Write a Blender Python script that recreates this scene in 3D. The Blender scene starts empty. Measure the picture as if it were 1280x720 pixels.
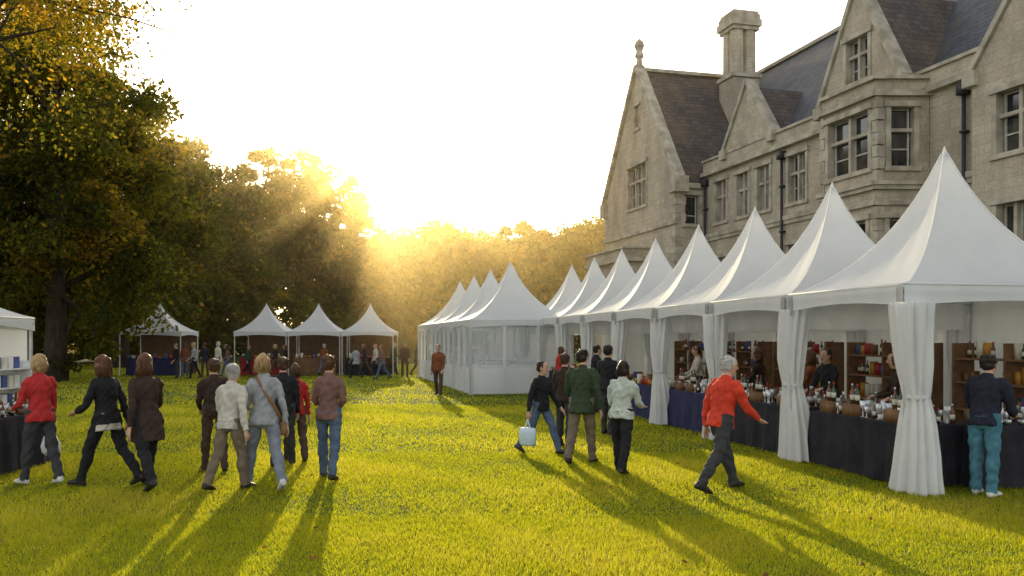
import bpy, math, random, time, bmesh
import numpy as np
from mathutils import Vector, Matrix, noise
from mathutils.bvhtree import BVHTree
random.seed(7); rng=np.random.default_rng(7)
scene=bpy.context.scene
COL=scene.collection
SUN_EL=math.radians(11.8); SUN_AZ=math.radians(-8.8)
SUNV=Vector((math.sin(SUN_AZ)*math.cos(SUN_EL), math.cos(SUN_AZ)*math.cos(SUN_EL), math.sin(SUN_EL)))

# ------------------------------------------------------------ materials
def M(name,c1,c2=None,scale=5,rough=.8,bump=0,bscale=40,transl=0,metal=0,spec=.3,tcol=None,detail=4,stretch=None):
    m=bpy.data.materials.new(name); m.use_nodes=True
    nt=m.node_tree; nd=nt.nodes; lk=nt.links
    b=nd['Principled BSDF']; out=nd['Material Output']
    b.inputs['Roughness'].default_value=rough; b.inputs['Metallic'].default_value=metal
    b.inputs['Specular IOR Level'].default_value=spec
    tc=nd.new('ShaderNodeTexCoord'); src=tc.outputs['Object']
    if stretch:
        mp=nd.new('ShaderNodeMapping'); mp.inputs['Scale'].default_value=stretch
        lk.new(src,mp.inputs['Vector']); src=mp.outputs['Vector']
    if c2 is None: c2=tuple(x*.75 for x in c1)
    n=nd.new('ShaderNodeTexNoise'); n.inputs['Scale'].default_value=scale; n.inputs['Detail'].default_value=detail
    lk.new(src,n.inputs['Vector'])
    r=nd.new('ShaderNodeValToRGB'); r.color_ramp.elements[0].position=.35; r.color_ramp.elements[1].position=.65
    r.color_ramp.elements[0].color=(*c2,1); r.color_ramp.elements[1].color=(*c1,1)
    lk.new(n.outputs['Fac'],r.inputs['Fac']); lk.new(r.outputs['Color'],b.inputs['Base Color'])
    if bump:
        n2=nd.new('ShaderNodeTexNoise'); n2.inputs['Scale'].default_value=bscale; n2.inputs['Detail'].default_value=3
        lk.new(src,n2.inputs['Vector'])
        bp=nd.new('ShaderNodeBump'); bp.inputs['Strength'].default_value=bump; bp.inputs['Distance'].default_value=.02
        lk.new(n2.outputs['Fac'],bp.inputs['Height']); lk.new(bp.outputs['Normal'],b.inputs['Normal'])
    if transl:
        t=nd.new('ShaderNodeBsdfTranslucent')
        if tcol: t.inputs['Color'].default_value=(*tcol,1)
        else: lk.new(r.outputs['Color'],t.inputs['Color'])
        mx=nd.new('ShaderNodeMixShader'); mx.inputs['Fac'].default_value=transl
        lk.new(b.outputs['BSDF'],mx.inputs[1]); lk.new(t.outputs['BSDF'],mx.inputs[2])
        lk.new(mx.outputs['Shader'],out.inputs['Surface'])
    return m

def blockmat(name,c1,c2,mortar,bw,bh,ms,uaxis='xy',stain=(.16,.14,.11),rough=.9,stamt=.6,bstr=.5):
    m=bpy.data.materials.new(name); m.use_nodes=True
    nt=m.node_tree; nd=nt.nodes; lk=nt.links; b=nd['Principled BSDF']
    b.inputs['Roughness'].default_value=rough; b.inputs['Specular IOR Level'].default_value=.25
    tc=nd.new('ShaderNodeTexCoord'); sp=nd.new('ShaderNodeSeparateXYZ'); lk.new(tc.outputs['Object'],sp.inputs[0])
    cb=nd.new('ShaderNodeCombineXYZ')
    if uaxis=='xy':
        ad=nd.new('ShaderNodeMath'); lk.new(sp.outputs['X'],ad.inputs[0]); lk.new(sp.outputs['Y'],ad.inputs[1]); lk.new(ad.outputs[0],cb.inputs['X'])
    elif uaxis=='x': lk.new(sp.outputs['X'],cb.inputs['X'])
    else: lk.new(sp.outputs['Y'],cb.inputs['X'])
    lk.new(sp.outputs['Z'],cb.inputs['Y'])
    nz=nd.new('ShaderNodeTexNoise'); nz.inputs['Scale'].default_value=1.5; lk.new(tc.outputs['Object'],nz.inputs['Vector'])
    vm=nd.new('ShaderNodeVectorMath'); vm.operation='SCALE'; vm.inputs['Scale'].default_value=.07; lk.new(nz.outputs['Color'],vm.inputs[0])
    va=nd.new('ShaderNodeVectorMath'); va.operation='ADD'; lk.new(cb.outputs[0],va.inputs[0]); lk.new(vm.outputs[0],va.inputs[1])
    br=nd.new('ShaderNodeTexBrick'); lk.new(va.outputs[0],br.inputs['Vector'])
    br.inputs['Color1'].default_value=(*c1,1); br.inputs['Color2'].default_value=(*c2,1); br.inputs['Mortar'].default_value=(*mortar,1)
    br.inputs['Scale'].default_value=1; br.inputs['Brick Width'].default_value=bw; br.inputs['Row Height'].default_value=bh
    br.inputs['Mortar Size'].default_value=ms; br.inputs['Mortar Smooth'].default_value=.3
    n2=nd.new('ShaderNodeTexNoise'); n2.inputs['Scale'].default_value=.9; n2.inputs['Detail'].default_value=8; n2.inputs['Roughness'].default_value=.65
    mp=nd.new('ShaderNodeMapping'); mp.inputs['Scale'].default_value=(1,1,.4); lk.new(tc.outputs['Object'],mp.inputs[0]); lk.new(mp.outputs[0],n2.inputs['Vector'])
    rp=nd.new('ShaderNodeValToRGB'); rp.color_ramp.elements[0].position=.42; rp.color_ramp.elements[1].position=.70
    rp.color_ramp.elements[1].color=(stamt,stamt,stamt,1); lk.new(n2.outputs['Fac'],rp.inputs['Fac'])
    mx=nd.new('ShaderNodeMixRGB'); mx.inputs['Color2'].default_value=(*stain,1)
    lk.new(rp.outputs['Color'],mx.inputs['Fac']); lk.new(br.outputs['Color'],mx.inputs['Color1'])
    n3=nd.new('ShaderNodeTexNoise'); n3.inputs['Scale'].default_value=14; n3.inputs['Detail'].default_value=5; lk.new(tc.outputs['Object'],n3.inputs['Vector'])
    m2=nd.new('ShaderNodeMixRGB'); m2.blend_type='OVERLAY'; m2.inputs['Fac'].default_value=.4
    lk.new(mx.outputs[0],m2.inputs['Color1']); lk.new(n3.outputs['Fac'],m2.inputs['Color2'])
    lk.new(m2.outputs[0],b.inputs['Base Color'])
    bp=nd.new('ShaderNodeBump'); bp.inputs['Strength'].default_value=bstr; bp.inputs['Distance'].default_value=.03
    sub=nd.new('ShaderNodeMath'); sub.operation='MULTIPLY_ADD'; sub.inputs[1].default_value=-1
    lk.new(br.outputs['Fac'],sub.inputs[0]); lk.new(n3.outputs['Fac'],sub.inputs[2])
    lk.new(sub.outputs[0],bp.inputs['Height']); lk.new(bp.outputs['Normal'],b.inputs['Normal'])
    return m

# ------------------------------------------------------------ mesh helpers
class MB:
    def __init__(s): s.v=[]; s.f=[]; s.m=[]; s.cur=0
    def add(s,vs,fs,mi=None):
        o=len(s.v); s.v.extend([tuple(v) for v in vs]); s.f.extend([tuple(i+o for i in f) for f in fs])
        s.m.extend([s.cur if mi is None else mi]*len(fs))
    def box(s,x0,x1,y0,y1,z0,z1,mi=None):
        vs=[(x0,y0,z0),(x1,y0,z0),(x1,y1,z0),(x0,y1,z0),(x0,y0,z1),(x1,y0,z1),(x1,y1,z1),(x0,y1,z1)]
        s.add(vs,[(3,2,1,0),(4,5,6,7),(0,1,5,4),(1,2,6,5),(2,3,7,6),(3,0,4,7)],mi)
    def obox(s,O,U,N,u0,u1,n0,n1,z0,z1,mi=None):
        def P(u,n,z): return (O[0]+U[0]*u+N[0]*n, O[1]+U[1]*u+N[1]*n, z)
        vs=[P(u0,n0,z0),P(u1,n0,z0),P(u1,n1,z0),P(u0,n1,z0),P(u0,n0,z1),P(u1,n0,z1),P(u1,n1,z1),P(u0,n1,z1)]
        s.add(vs,[(3,2,1,0),(4,5,6,7),(0,1,5,4),(1,2,6,5),(2,3,7,6),(3,0,4,7)],mi)
    def loft(s,pts,rad,ref=(1,0,0),n=12,mi=None,star=0,amp=0,ph=0):
        pts=[Vector(p) for p in pts]; ref=Vector(ref); vs=[]; fs=[]
        k=len(pts)
        for i,p in enumerate(pts):
            if i==0: T=pts[1]-pts[0]
            elif i==k-1: T=pts[-1]-pts[-2]
            else: T=(pts[i+1]-pts[i]).normalized()+(pts[i]-pts[i-1]).normalized()
            T.normalize(); S=ref-T*ref.dot(T)
            if S.length<1e-3: S=Vector((0,1,0))-T*T.y
            S.normalize(); F=T.cross(S)
            r=rad[i]; a,b=(r if isinstance(r,(tuple,list)) else (r,r))
            for j in range(n):
                th=2*math.pi*j/n
                q=1+(amp*math.cos(star*th+ph+i*.15) if star else 0)
                vs.append(p+S*(a*q*math.cos(th))+F*(b*q*math.sin(th)))
        for i in range(k-1):
            for j in range(n):
                j2=(j+1)%n
                fs.append((i*n+j,i*n+j2,(i+1)*n+j2,(i+1)*n+j))
        vs.append(pts[0]); vs.append(pts[-1]); c0=k*n; c1=k*n+1
        for j in range(n):
            j2=(j+1)%n
            fs.append((c0,j2,j)); fs.append((c1,(k-1)*n+j,(k-1)*n+j2))
        s.add(vs,fs,mi)
    def ball(s,c,r,mi=None,n=10,m=6,R=None):
        c=Vector(c); a,b,d=r if isinstance(r,(tuple,list)) else (r,r,r)
        vs=[];fs=[]
        for i in range(1,m):
            ph=math.pi*i/m
            for j in range(n):
                th=2*math.pi*j/n
                q=Vector((a*math.sin(ph)*math.cos(th),b*math.sin(ph)*math.sin(th),-d*math.cos(ph)))
                if R: q=R@q
                vs.append(c+q)
        for i in range(m-2):
            for j in range(n):
                j2=(j+1)%n; fs.append((i*n+j,i*n+j2,(i+1)*n+j2,(i+1)*n+j))
        q0=Vector((0,0,-d)); q1=Vector((0,0,d))
        if R: q0=R@q0; q1=R@q1
        vs.append(c+q0); vs.append(c+q1); k=(m-1)*n
        for j in range(n):
            j2=(j+1)%n; fs.append((k,j2,j)); fs.append((k+1,(m-2)*n+j,(m-2)*n+j2))
        s.add(vs,fs,mi)
    def beam(s,p0,p1,w,h,ref=(0,0,1),mi=None):
        p0=Vector(p0);p1=Vector(p1);T=(p1-p0).normalized();r=Vector(ref);S=T.cross(r).normalized();F=S.cross(T)
        vs=[]
        for p in (p0,p1):
            for a,b in((-1,-1),(1,-1),(1,1),(-1,1)): vs.append(p+S*a*w/2+F*b*h/2)
        s.add(vs,[(3,2,1,0),(4,5,6,7),(0,1,5,4),(1,2,6,5),(2,3,7,6),(3,0,4,7)],mi)
    def build(s,name,mats,parent=None,smooth=False,loc=None,rz=0):
        me=bpy.data.meshes.new(name); me.from_pydata(s.v,[],s.f)
        for m in mats: me.materials.append(m)
        me.polygons.foreach_set('material_index',s.m)
        if smooth: me.polygons.foreach_set('use_smooth',[True]*len(s.f))
        me.update(); ob=bpy.data.objects.new(name,me); COL.objects.link(ob)
        if parent: ob.parent=parent
        if loc: ob.location=loc
        if rz: ob.rotation_euler=(0,0,rz)
        return ob
def empty(name,loc=(0,0,0),rz=0):
    e=bpy.data.objects.new(name,None); COL.objects.link(e); e.location=loc; e.rotation_euler=(0,0,rz); e.empty_display_size=.3
    return e
def polymesh(name,P,mi,mats,parent=None,loc=None):
    N,K,_=P.shape
    me=bpy.data.meshes.new(name)
    me.vertices.add(N*K); me.vertices.foreach_set('co',P.reshape(-1).astype(np.float32))
    me.loops.add(N*K); me.loops.foreach_set('vertex_index',np.arange(N*K,dtype=np.int32))
    me.polygons.add(N); me.polygons.foreach_set('loop_start',np.arange(0,N*K,K,dtype=np.int32))
    me.polygons.foreach_set('loop_total',np.full(N,K,dtype=np.int32))
    for m in mats: me.materials.append(m)
    me.polygons.foreach_set('material_index',mi.astype(np.int32))
    me.update(calc_edges=True)
    ob=bpy.data.objects.new(name,me); COL.objects.link(ob)
    if parent: ob.parent=parent
    if loc: ob.location=loc
    return ob

RA=math.atan2(.194,.981)
tdir=Vector((-.194,.981,0)); pdir=Vector((.981,.194,0))
P0=Vector((4.64,10.4,0))
def ix(x,D): return (x-640)/1100*D
# ------------------------------------------------------------ people (built first, while the scene is light)
SK=M('skin',(.55,.33,.23),(.48,.27,.19),scale=6,rough=.55)
cmat={}
def C(name,c,rough=.85,k=.7):
    if name not in cmat: cmat[name]=M(name,c,tuple(x*k for x in c),scale=9,rough=rough,bump=.35,bscale=22)
    return cmat[name]
EYE=M('eye',(.02,.015,.012),rough=.2); LIP=M('lips',(.35,.10,.09))
def person(name,px,fy,H,head,top,bot,hair,style='short',legs=((12,8,0),(-12,22,-18)),arms=((10,6,15,5),(-8,6,15,5)),lean=3,
           shoes=None,coat=0,bag=None,fem=False,yaw=0,lod=1,pos=None,build=1.0,under=None,xbag=None):
    if pos: X,Y=pos
    else: Y=2002/(fy-423); X=(px-640)/1100*Y
    shoes=shoes or C('shoe_dark',(.03,.025,.02),.5)
    R=math.radians; mb=MB(); mats=[SK,top,bot,hair,shoes,EYE,LIP,bag[2] if bag else top,under or top,xbag or top]
    def V(x,y,z): return Vector((x,y,z))*H
    hips=.05; L=[]
    lows=[]
    for i,sd in enumerate((-1,1)):
        a,k,fp=legs[i]; a=R(a);k=R(k);fp=R(fp)
        hip=V(sd*hips,0,-.0); splay=.012*sd
        knee=hip+V(splay,math.sin(a)*.245,-math.cos(a)*.245)
        ank=knee+V(splay*.3,math.sin(a-k)*.24,-math.cos(a-k)*.24)
        fd=Vector((sd*.12,math.cos(fp),math.sin(fp))).normalized(); dn=Vector((0,math.sin(fp),-math.cos(fp)))
        heel=ank-fd*.03*H+dn*.04*H; toe=ank+fd*.105*H+dn*.04*H
        lows+= [heel.z,toe.z]; L.append((hip,knee,ank,fd,dn))
    zoff=-min(lows)+.012
    O=Vector((0,0,zoff))
    ln=R(lean); sp=Vector((0,math.sin(ln),math.cos(ln))); fw=Vector((0,math.cos(ln),-math.sin(ln)))
    def TP(x,y,z): return O+Vector((x*H,0,0))+fw*(y*H)+sp*(z*H)
    bw=build; sh=.098 if not fem else .086
    hw=.085 if not fem else .092
    mb.loft([TP(0,0,-.075),TP(0,-.003,-.04),TP(0,-.006,0),TP(0,0,.05)],[(.045*H,.05*H),(hw*.93*bw*H,.07*bw*H),(hw*bw*H,.073*bw*H),(.078*bw*H,.055*bw*H)],n=16,mi=2)
    for i,(hip,knee,ank,fd,dn) in enumerate(L):
        tb=.051*bw if not fem else .050*bw
        mb.loft([O+hip+V(0,0,.03),O+hip.lerp(knee,.25),O+hip.lerp(knee,.7),O+knee,O+knee.lerp(ank,.35)-V(0,.004,0),O+knee.lerp(ank,.8),O+ank+V(0,0,-.012)],
                [tb*H,tb*.99*H,.043*bw*H,.038*bw*H,.038*bw*H,.031*bw*H,.033*bw*H],n=12,mi=2)
        q=O+ank
        mb.loft([q-fd*.036*H+dn*.018*H,q-fd*.03*H+dn*.02*H,q+fd*.02*H+dn*.018*H,q+fd*.07*H+dn*.026*H,q+fd*.1*H+dn*.03*H,q+fd*.112*H+dn*.033*H],
                [(.012*H,.012*H),(.023*H,.026*H),(.026*H,.028*H),(.027*H,.019*H),(.021*H,.014*H),(.008*H,.006*H)],n=12,mi=4)
    wst=.083 if not fem else .071; ch=.094 if not fem else .083
    bz=[(-.055,hw*1.06,.078),(-.03,hw*1.07,.08),(.0,hw*1.05,.078),(.05,wst*1.08,.068),(.09,wst,.064),(.15,ch*.97,.07),(.2,ch*1.03,.070 if not fem else .076),(.232,ch*1.0,.062),(.255,ch*.82,.052),(.275,ch*.55,.043),(.290,.034,.034)]
    if coat: bz=[(-coat,hw*1.17,.098),(-coat+.01,hw*1.2,.1),(-coat*.5,hw*1.14,.088)]+bz[2:]
    mb.loft([TP(0,-.004 if z>.2 else 0,z) for z,a,b in bz],[(a*H*bw,b*H*bw) for z,a,b in bz],n=20,mi=1)
    if under: mb.loft([TP(0,0,-.1),TP(0,0,-.09),TP(0,0,.02)],[(hw*1.04*H*bw,.079*H*bw),(hw*1.05*H*bw,.08*H*bw),(hw*H*bw,.07*H*bw)],n=18,mi=8)
    mb.loft([TP(0,-.006,.262),TP(0,.0,.298)],[(.050*H,.043*H),(.038*H,.038*H)],n=14,mi=1)
    mb.loft([TP(0,0,.25),TP(0,.004,.30),TP(0,.008,.345)],[.033*H,.031*H,.031*H],n=12,mi=0)
    hc=TP(0,.014,.373); Rz=Matrix.Rotation(R(yaw),3,'Z')@Matrix.Rotation(-R(lean*.4),3,'X')
    def HP(x,y,z): return hc+Rz@(Vector((x,y,z))*H)
    hr=Rz@Vector((1,0,0))
    rings=[(-.068,.014,.014,.034),(-.060,.026,.028,.022),(-.035,.037,.047,.008),(-.01,.0415,.055,.002),(.015,.0435,.059,-.002),(.04,.040,.053,-.004),(.058,.026,.036,-.005),(.066,.009,.012,-.005)]
    mb.loft([HP(0,y,z) for z,a,b,y in rings],[(a*H,b*H) for z,a,b,y in rings],ref=hr,n=16,mi=0)
    mb.loft([HP(0,.05,.008),HP(0,.062,-.010),HP(0,.066,-.018),HP(0,.054,-.024)],[.005*H,.008*H,.009*H,.006*H],ref=hr,n=8,mi=0)
    for sd in(-1,1): mb.ball(HP(sd*.044,-.004,-.006),(.006*H,.012*H,.018*H),0,8,6,Rz)
    if style!='bald':
        mb.ball(HP(0,-.010,.017),(.0475*H,.0585*H,.054*H),3,16,10,Rz)
        mb.ball(HP(0,-.024,-.008),(.0445*H,.042*H,.046*H),3,14,8,Rz)
    if style in('long','bob'):
        zl=-.115 if style=='long' else -.068
        mb.loft([HP(0,-.02,.03),HP(0,-.030,-.02),HP(0,-.036,zl*.6),HP(.004,-.038,zl*.92),HP(.004,-.036,zl)],[(.043*H,.036*H),(.050*H,.036*H),(.048*H,.028*H),(.036*H,.02*H),(.018*H,.01*H)],ref=hr,n=14,mi=3)
        for sd in(-1,1): mb.loft([HP(sd*.034,.01,.03),HP(sd*.044,.004,-.02),HP(sd*.042,-.002,zl*.75)],[(.012*H,.022*H),(.011*H,.026*H),(.007*H,.014*H)],ref=hr,n=8,mi=3)
    if style=='bun': mb.ball(HP(0,-.05,.048),.026*H,3,10,8,Rz)
    if style=='pony': mb.loft([HP(0,-.05,.02),HP(0,-.075,-.0),HP(0,-.07,-.06),HP(0,-.055,-.1)],[.014*H,.018*H,.018*H,.006*H],n=8,mi=3)
    hands=[]
    for i,sd in enumerate((-1,1)):
        p,ab,el,inw=[R(q) for q in arms[i]]
        s0=TP(sd*sh*bw,0,.240)
        ud=Vector((sd*math.sin(ab),math.sin(p)*math.cos(ab),-math.cos(p)*math.cos(ab))).normalized()
        f=Vector((sd*(math.sin(ab)-math.sin(inw)*1.0),math.sin(p+el),-math.cos(p+el))).normalized()
        elb=s0+ud*.172*H; wr=elb+f*.148*H
        ar=1.0*bw if not fem else .88*bw
        mb.loft([TP(sd*sh*.5,0,.246),TP(sd*sh*.85*bw,0,.246),s0+ud*.03*H,s0+ud*.08*H,elb-ud*.02*H,elb+f*.015*H,elb+f*.07*H,wr-f*.012*H],
                [(.026*H*ar,.030*H*ar),(.032*H*ar,.035*H*ar),(.034*H*ar,.036*H*ar),(.032*H*ar,.034*H*ar),.028*H*ar,.027*H*ar,.026*H*ar,.0205*H*ar],n=12,mi=1,ref=(0,1,0))
        side=f.cross(Vector((0,0,1)))
        if abs(f.z)>.8: side=Vector((0,1,0))
        side=(side-f*side.dot(f)).normalized(); nrm=f.cross(side).normalized()
        mb.loft([wr-f*.02*H,wr+f*.004*H,wr+f*.025*H,wr+f*.052*H],[(.016*H,.014*H),(.017*H,.0125*H),(.025*H,.0125*H),(.023*H,.010*H)],ref=side,n=12,mi=0)
        hands.append((wr,f,side,nrm,sd))
    raw=bpy.data.meshes.new('raw'); raw.from_pydata(mb.v,[],mb.f)
    ob=bpy.data.objects.new('tmp',raw); COL.objects.link(ob)
    rm=ob.modifiers.new('r','REMESH'); rm.mode='VOXEL'; rm.voxel_size=(.0095 if lod==1 else .02); rm.use_smooth_shade=True
    sm=ob.modifiers.new('s','SMOOTH'); sm.iterations=3; sm.factor=.4
    dg=bpy.context.evaluated_depsgraph_get(); me=bpy.data.meshes.new_from_object(ob.evaluated_get(dg))
    bvh=BVHTree.FromPolygons([Vector(v) for v in mb.v],mb.f)
    bpy.data.objects.remove(ob); bpy.data.meshes.remove(raw)
    me.name=name
    me.materials.clear()
    for m in mats: me.materials.append(m)
    nP=len(me.polygons); nV=len(me.vertices)
    cen=np.zeros(nP*3,dtype=np.float32); me.polygons.foreach_get('center',cen); cen=cen.reshape(-1,3).tolist()
    fn=bvh.find_nearest; mm=mb.m; mi=[0]*nP
    for q in range(nP):
        k_=fn(cen[q])[2]; mi[q]=mm[k_] if k_ is not None else 1
    me.polygons.foreach_set('material_index',mi)
    me.polygons.foreach_set('use_smooth',[True]*nP)
    if lod==1:
        nl=len(me.loops); lv=np.zeros(nl,dtype=np.int32); me.loops.foreach_get('vertex_index',lv)
        lt=np.zeros(nP,dtype=np.int32); me.polygons.foreach_get('loop_total',lt)
        pm=np.repeat(np.array(mi),lt); wgt=np.zeros(nV); msk=np.isin(pm,[1,2,8,3,4])
        wgt[lv[msk]]=1; wgt[lv[pm==0]]=0; wgt[lv[pm==4]]=.3
        cv=np.zeros(nV*3,dtype=np.float32); me.vertices.foreach_get('co',cv); cv=cv.reshape(-1,3)
        nv=np.zeros(nV*3,dtype=np.float32); me.vertices.foreach_get('normal',nv) ; nv=nv.reshape(-1,3)
        ph=rng.random(8)*6
        x,y,z=cv[:,0],cv[:,1],cv[:,2]
        wn=(np.sin(x*24+np.sin(z*13+ph[0])*1.7+ph[1])*np.sin(z*26+y*18+np.sin(x*15+ph[2])*2+ph[3])+.6*np.sin(y*37+z*46+ph[4]+np.sin(x*33)*1.5)*np.sin(x*41-z*19+ph[5]))
        cv=cv+nv*(wn*wgt*.0085)[:,None]
        me.vertices.foreach_set('co',cv.reshape(-1).astype(np.float32))
    me.update()
    ex=MB()
    for (wr,f,side,nrm,sd) in hands:
        base=wr+f*.048*H
        for q,(o,ll) in enumerate(((-.017,.036),(-.006,.043),(.006,.041),(.016,.032))):
            b0=base+side*o*H-f*.008*H; cu=.35+.1*q
            m1=b0+(f*ll*.5+nrm*ll*.12*-sd)*H; e1=m1+(f*ll*.5*math.cos(cu)+nrm*-sd*ll*.5*math.sin(cu))*H
            ex.loft([b0,m1,e1],[.0052*H,.005*H,.0035*H],n=6,mi=0)
        b0=wr+f*.014*H+side*.019*H; m1=b0+(f*.016+side*.014)*H; ex.loft([b0,m1,m1+(f*.018+side*.003)*H],[.0065*H,.006*H,.004*H],n=6,mi=0)
    for sd in(-1,1):
        ex.ball(HP(sd*.017,.0535,.002),(.006*H,.003*H,.0035*H),5,8,5,Rz); ex.ball(HP(sd*.018,.0545,.014),(.010*H,.003*H,.002*H),3,8,4,Rz)
    ex.ball(HP(0,.054,-.037),(.012*H,.004*H,.004*H),6,8,5,Rz)
    if lod==1:
        for q in range(110):
            a=random.uniform(math.pi*.95,math.pi*2.05); zz=random.uniform(-.02,.06); rr=math.sqrt(max(.05,1-((zz-.017)/.056)**2))
            zl=(-.11 if style=='long' else -.065) if style in('long','bob') else zz-.02
            b0=HP(.046*rr*math.cos(a),-.01+.057*rr*math.sin(a),zz)
            e1=HP(.05*math.cos(a)+random.uniform(-.006,.006),-.014+.058*math.sin(a)*.9+random.uniform(-.006,.006),zl*random.uniform(.7,1.05) if style in('long','bob') else zl)
            md=b0.lerp(e1,.5)+(b0-hc)*.12
            ex.loft([b0,md,e1],[.0018*H,.0022*H,.0006*H],n=4,mi=3)
    if xbag:
        pth=[TP(-.055,.035,.272),TP(-.055,-.02,.282),TP(-.05,-.060,.25),TP(-.01,-.078,.17),TP(.05,-.078,.08),TP(.098,-.055,.0),TP(.115,-.02,-.04)]
        ex.loft(pth,[(.010*H,.004*H)]*7,n=6,mi=9)
        c0=TP(.122,-.01,-.07); ex.loft([c0+Vector((0,0,.06)),c0+Vector((0,0,.05)),c0-Vector((0,0,.08)),c0-Vector((0,0,.1))],[(.03,.10),(.045,.125),(.05,.13),(.03,.11)],n=16,mi=9)
    if bag:
        kind,hs,_m=bag; wr,f,side,nrm,sd=hands[hs]
        hd_=wr+f*.07*H
        for q in(-1,1): ex.loft([hd_,hd_+Vector((0,q*.05,-.14))],[.008,.012],n=6,mi=7)
        if kind=='plastic': ex.loft([hd_+Vector((0,0,-.06)),hd_+Vector((0,0,-.12)),hd_+Vector((0.01,0.01,-.24)),hd_+Vector((.01,0,-.33)),hd_+Vector((0,0,-.37))],[(.03,.05),(.06,.11),(.10,.15),(.09,.14),(.04,.08)],n=24,mi=7,star=7,amp=.08)
        else: ex.loft([hd_+Vector((0,0,-.13)),hd_+Vector((0,0,-.2)),hd_+Vector((0,0,-.38)),hd_+Vector((0,0,-.41))],[(.05,.13),(.06,.15),(.055,.14),(.04,.11)],n=16,mi=7,star=4,amp=.07,ph=math.pi/2)
    em=bpy.data.meshes.new('x'); em.from_pydata(ex.v,[],ex.f)
    for m in mats: em.materials.append(m)
    em.polygons.foreach_set('material_index',ex.m); em.polygons.foreach_set('use_smooth',[True]*len(ex.f))
    bm=bmesh.new(); bm.from_mesh(me); bm.from_mesh(em); bm.to_mesh(me); bm.free(); bpy.data.meshes.remove(em)
    done.append((name,me,(X,Y,0),R(head)))
done=[]
hb=C('hair_brown',(.10,.05,.025),.5); hbl=C('hair_blond',(.45,.29,.13),.5); hd=C('hair_dark',(.03,.018,.012),.45); hg=C('hair_grey',(.50,.48,.46),.6); ha=C('hair_auburn',(.13,.055,.022),.5)
red=C('red_knit',(.50,.03,.03)); black=C('black_cloth',(.016,.016,.019)); coatc=C('dark_brown_coat',(.045,.027,.018)); cream=C('cream_shirt',(.62,.57,.50))
grey=C('grey_marl_top',(.34,.34,.36)); jeans=C('blue_jeans',(.10,.14,.22)); jg=C('grey_jeans',(.22,.24,.29)); khaki=C('khaki_trousers',(.20,.155,.11)); dkg=C('charcoal_trousers',(.05,.05,.055))
brt=C('mauve_brown_top',(.21,.11,.09)); mint=C('mint_sweater',(.55,.60,.53)); green=C('dark_green_jacket',(.04,.06,.03)); teal=C('teal_jeans',(.07,.20,.27)); bag_w=C('white_plastic',(.78,.78,.78),.4,.92); bagb=C('pale_blue_bag',(.6,.72,.8),.4,.9)
navy=C('navy_hoodie',(.018,.02,.035)); brn=C('brown_trousers',(.09,.055,.04)); shw=C('white_trainers',(.65,.63,.6)); orr=C('orange_red_sweater',(.68,.055,.025)); rust=C('rust_jacket',(.22,.07,.03)); tan=C('tan_leather',(.25,.13,.06),.5)
W1=((24,6,2),(-18,22,-24)); W2=((-20,20,-26),(22,5,4)); ST=((4,3,0),(-4,5,0)); W3=((13,4,0),(-11,14,-12)); W4=((-13,16,-14),(14,5,0))
person('woman',50,606,1.68,55,red,dkg,hbl,'bob',W3,((15,10,60,20),(8,8,20,0)),2,shw,bag=('plastic',1,bag_w),fem=True,yaw=15,build=1.06)
person('woman',134,608,1.72,70,black,black,ha,'long',W1,((20,8,50,25),(-22,8,12,0)),5,fem=True,under=cream,build=1.05)
person('woman',184,612,1.74,45,coatc,black,ha,'long',W2,((-18,8,18,0),(20,8,40,10)),5,coat=.17,fem=True,yaw=-20,build=1.05)
person('man',268,590,1.60,25,coatc,brn,hb,'short',W3,((10,8,50,20),(5,8,60,20)),3)
person('man',287,613,1.58,-22,cream,khaki,hg,'short',W4,((8,9,60,30),(-14,12,14,0)),5,yaw=20,build=1.06)
person('woman',330,611,1.73,30,grey,jg,hbl,'bob',W1,((12,8,70,30),(-22,10,25,0)),3,shw,fem=True,yaw=-25,build=1.06,xbag=tan)
person('man',354,583,1.62,10,black,dkg,hb,'short',W4,((5,6,20,5),(5,6,20,5)),0)
person('woman',369,578,1.50,25,red,brn,hb,'bob',W3,((10,8,30,10),(-10,8,20,0)),1,fem=True,build=1.05)
person('woman',411,600,1.66,-4,brt,jeans,ha,'bun',W3,((4,9,75,50),(-4,9,75,50)),1,fem=True,build=1.04)
person('man',548,495,1.70,170,rust,brn,hd,'short',W3,((8,6,30,10),(-8,6,15,0)),0,lod=2)
person('man',676,568,1.55,-125,black,jeans,hd,'short',W1,((18,8,20,0),(-16,10,14,0)),2,bag=('bag',1,bagb),yaw=10,build=1.06)
person('man',727,580,1.74,-20,green,khaki,hd,'short',W4,((12,8,45,20),(-8,9,16,0)),5,coat=.1,yaw=-20,build=1.1)
person('woman',777,592,1.57,-30,mint,black,hd,'bob',W3,((10,8,70,30),(16,10,60,20)),5,fem=True,yaw=-10,build=1.16)
person('man',706,560,1.62,-30,coatc,dkg,hb,'short',ST,((5,6,30,5),(5,6,20,5)),0)
person('man',760,543,1.75,-40,black,dkg,hd,'short',ST,((15,6,50,5),(5,6,20,5)),0)
person('man',901,615,1.72,-62,orr,dkg,hg,'short',W1,((-16,10,22,0),(22,8,35,10)),10,yaw=-10,build=1.12)
person('man',1231,620,1.70,-50,navy,teal,hd,'short',ST,((15,8,60,20),(12,8,55,20)),10,yaw=-10,shoes=shw,build=1.12)
def rowpos(a,b): v=P0+tdir*a+pdir*b; return (v.x,v.y)
person('stallholder',0,0,1.72,95,black,dkg,hd,'short',ST,((20,8,60,20),(20,8,50,20)),8,pos=rowpos(1.7,1.45))
person('stallholder',0,0,1.66,80,coatc,black,hb,'bob',ST,((20,8,60,20),(20,8,50,20)),4,fem=True,pos=rowpos(2.4,1.6))
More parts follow.
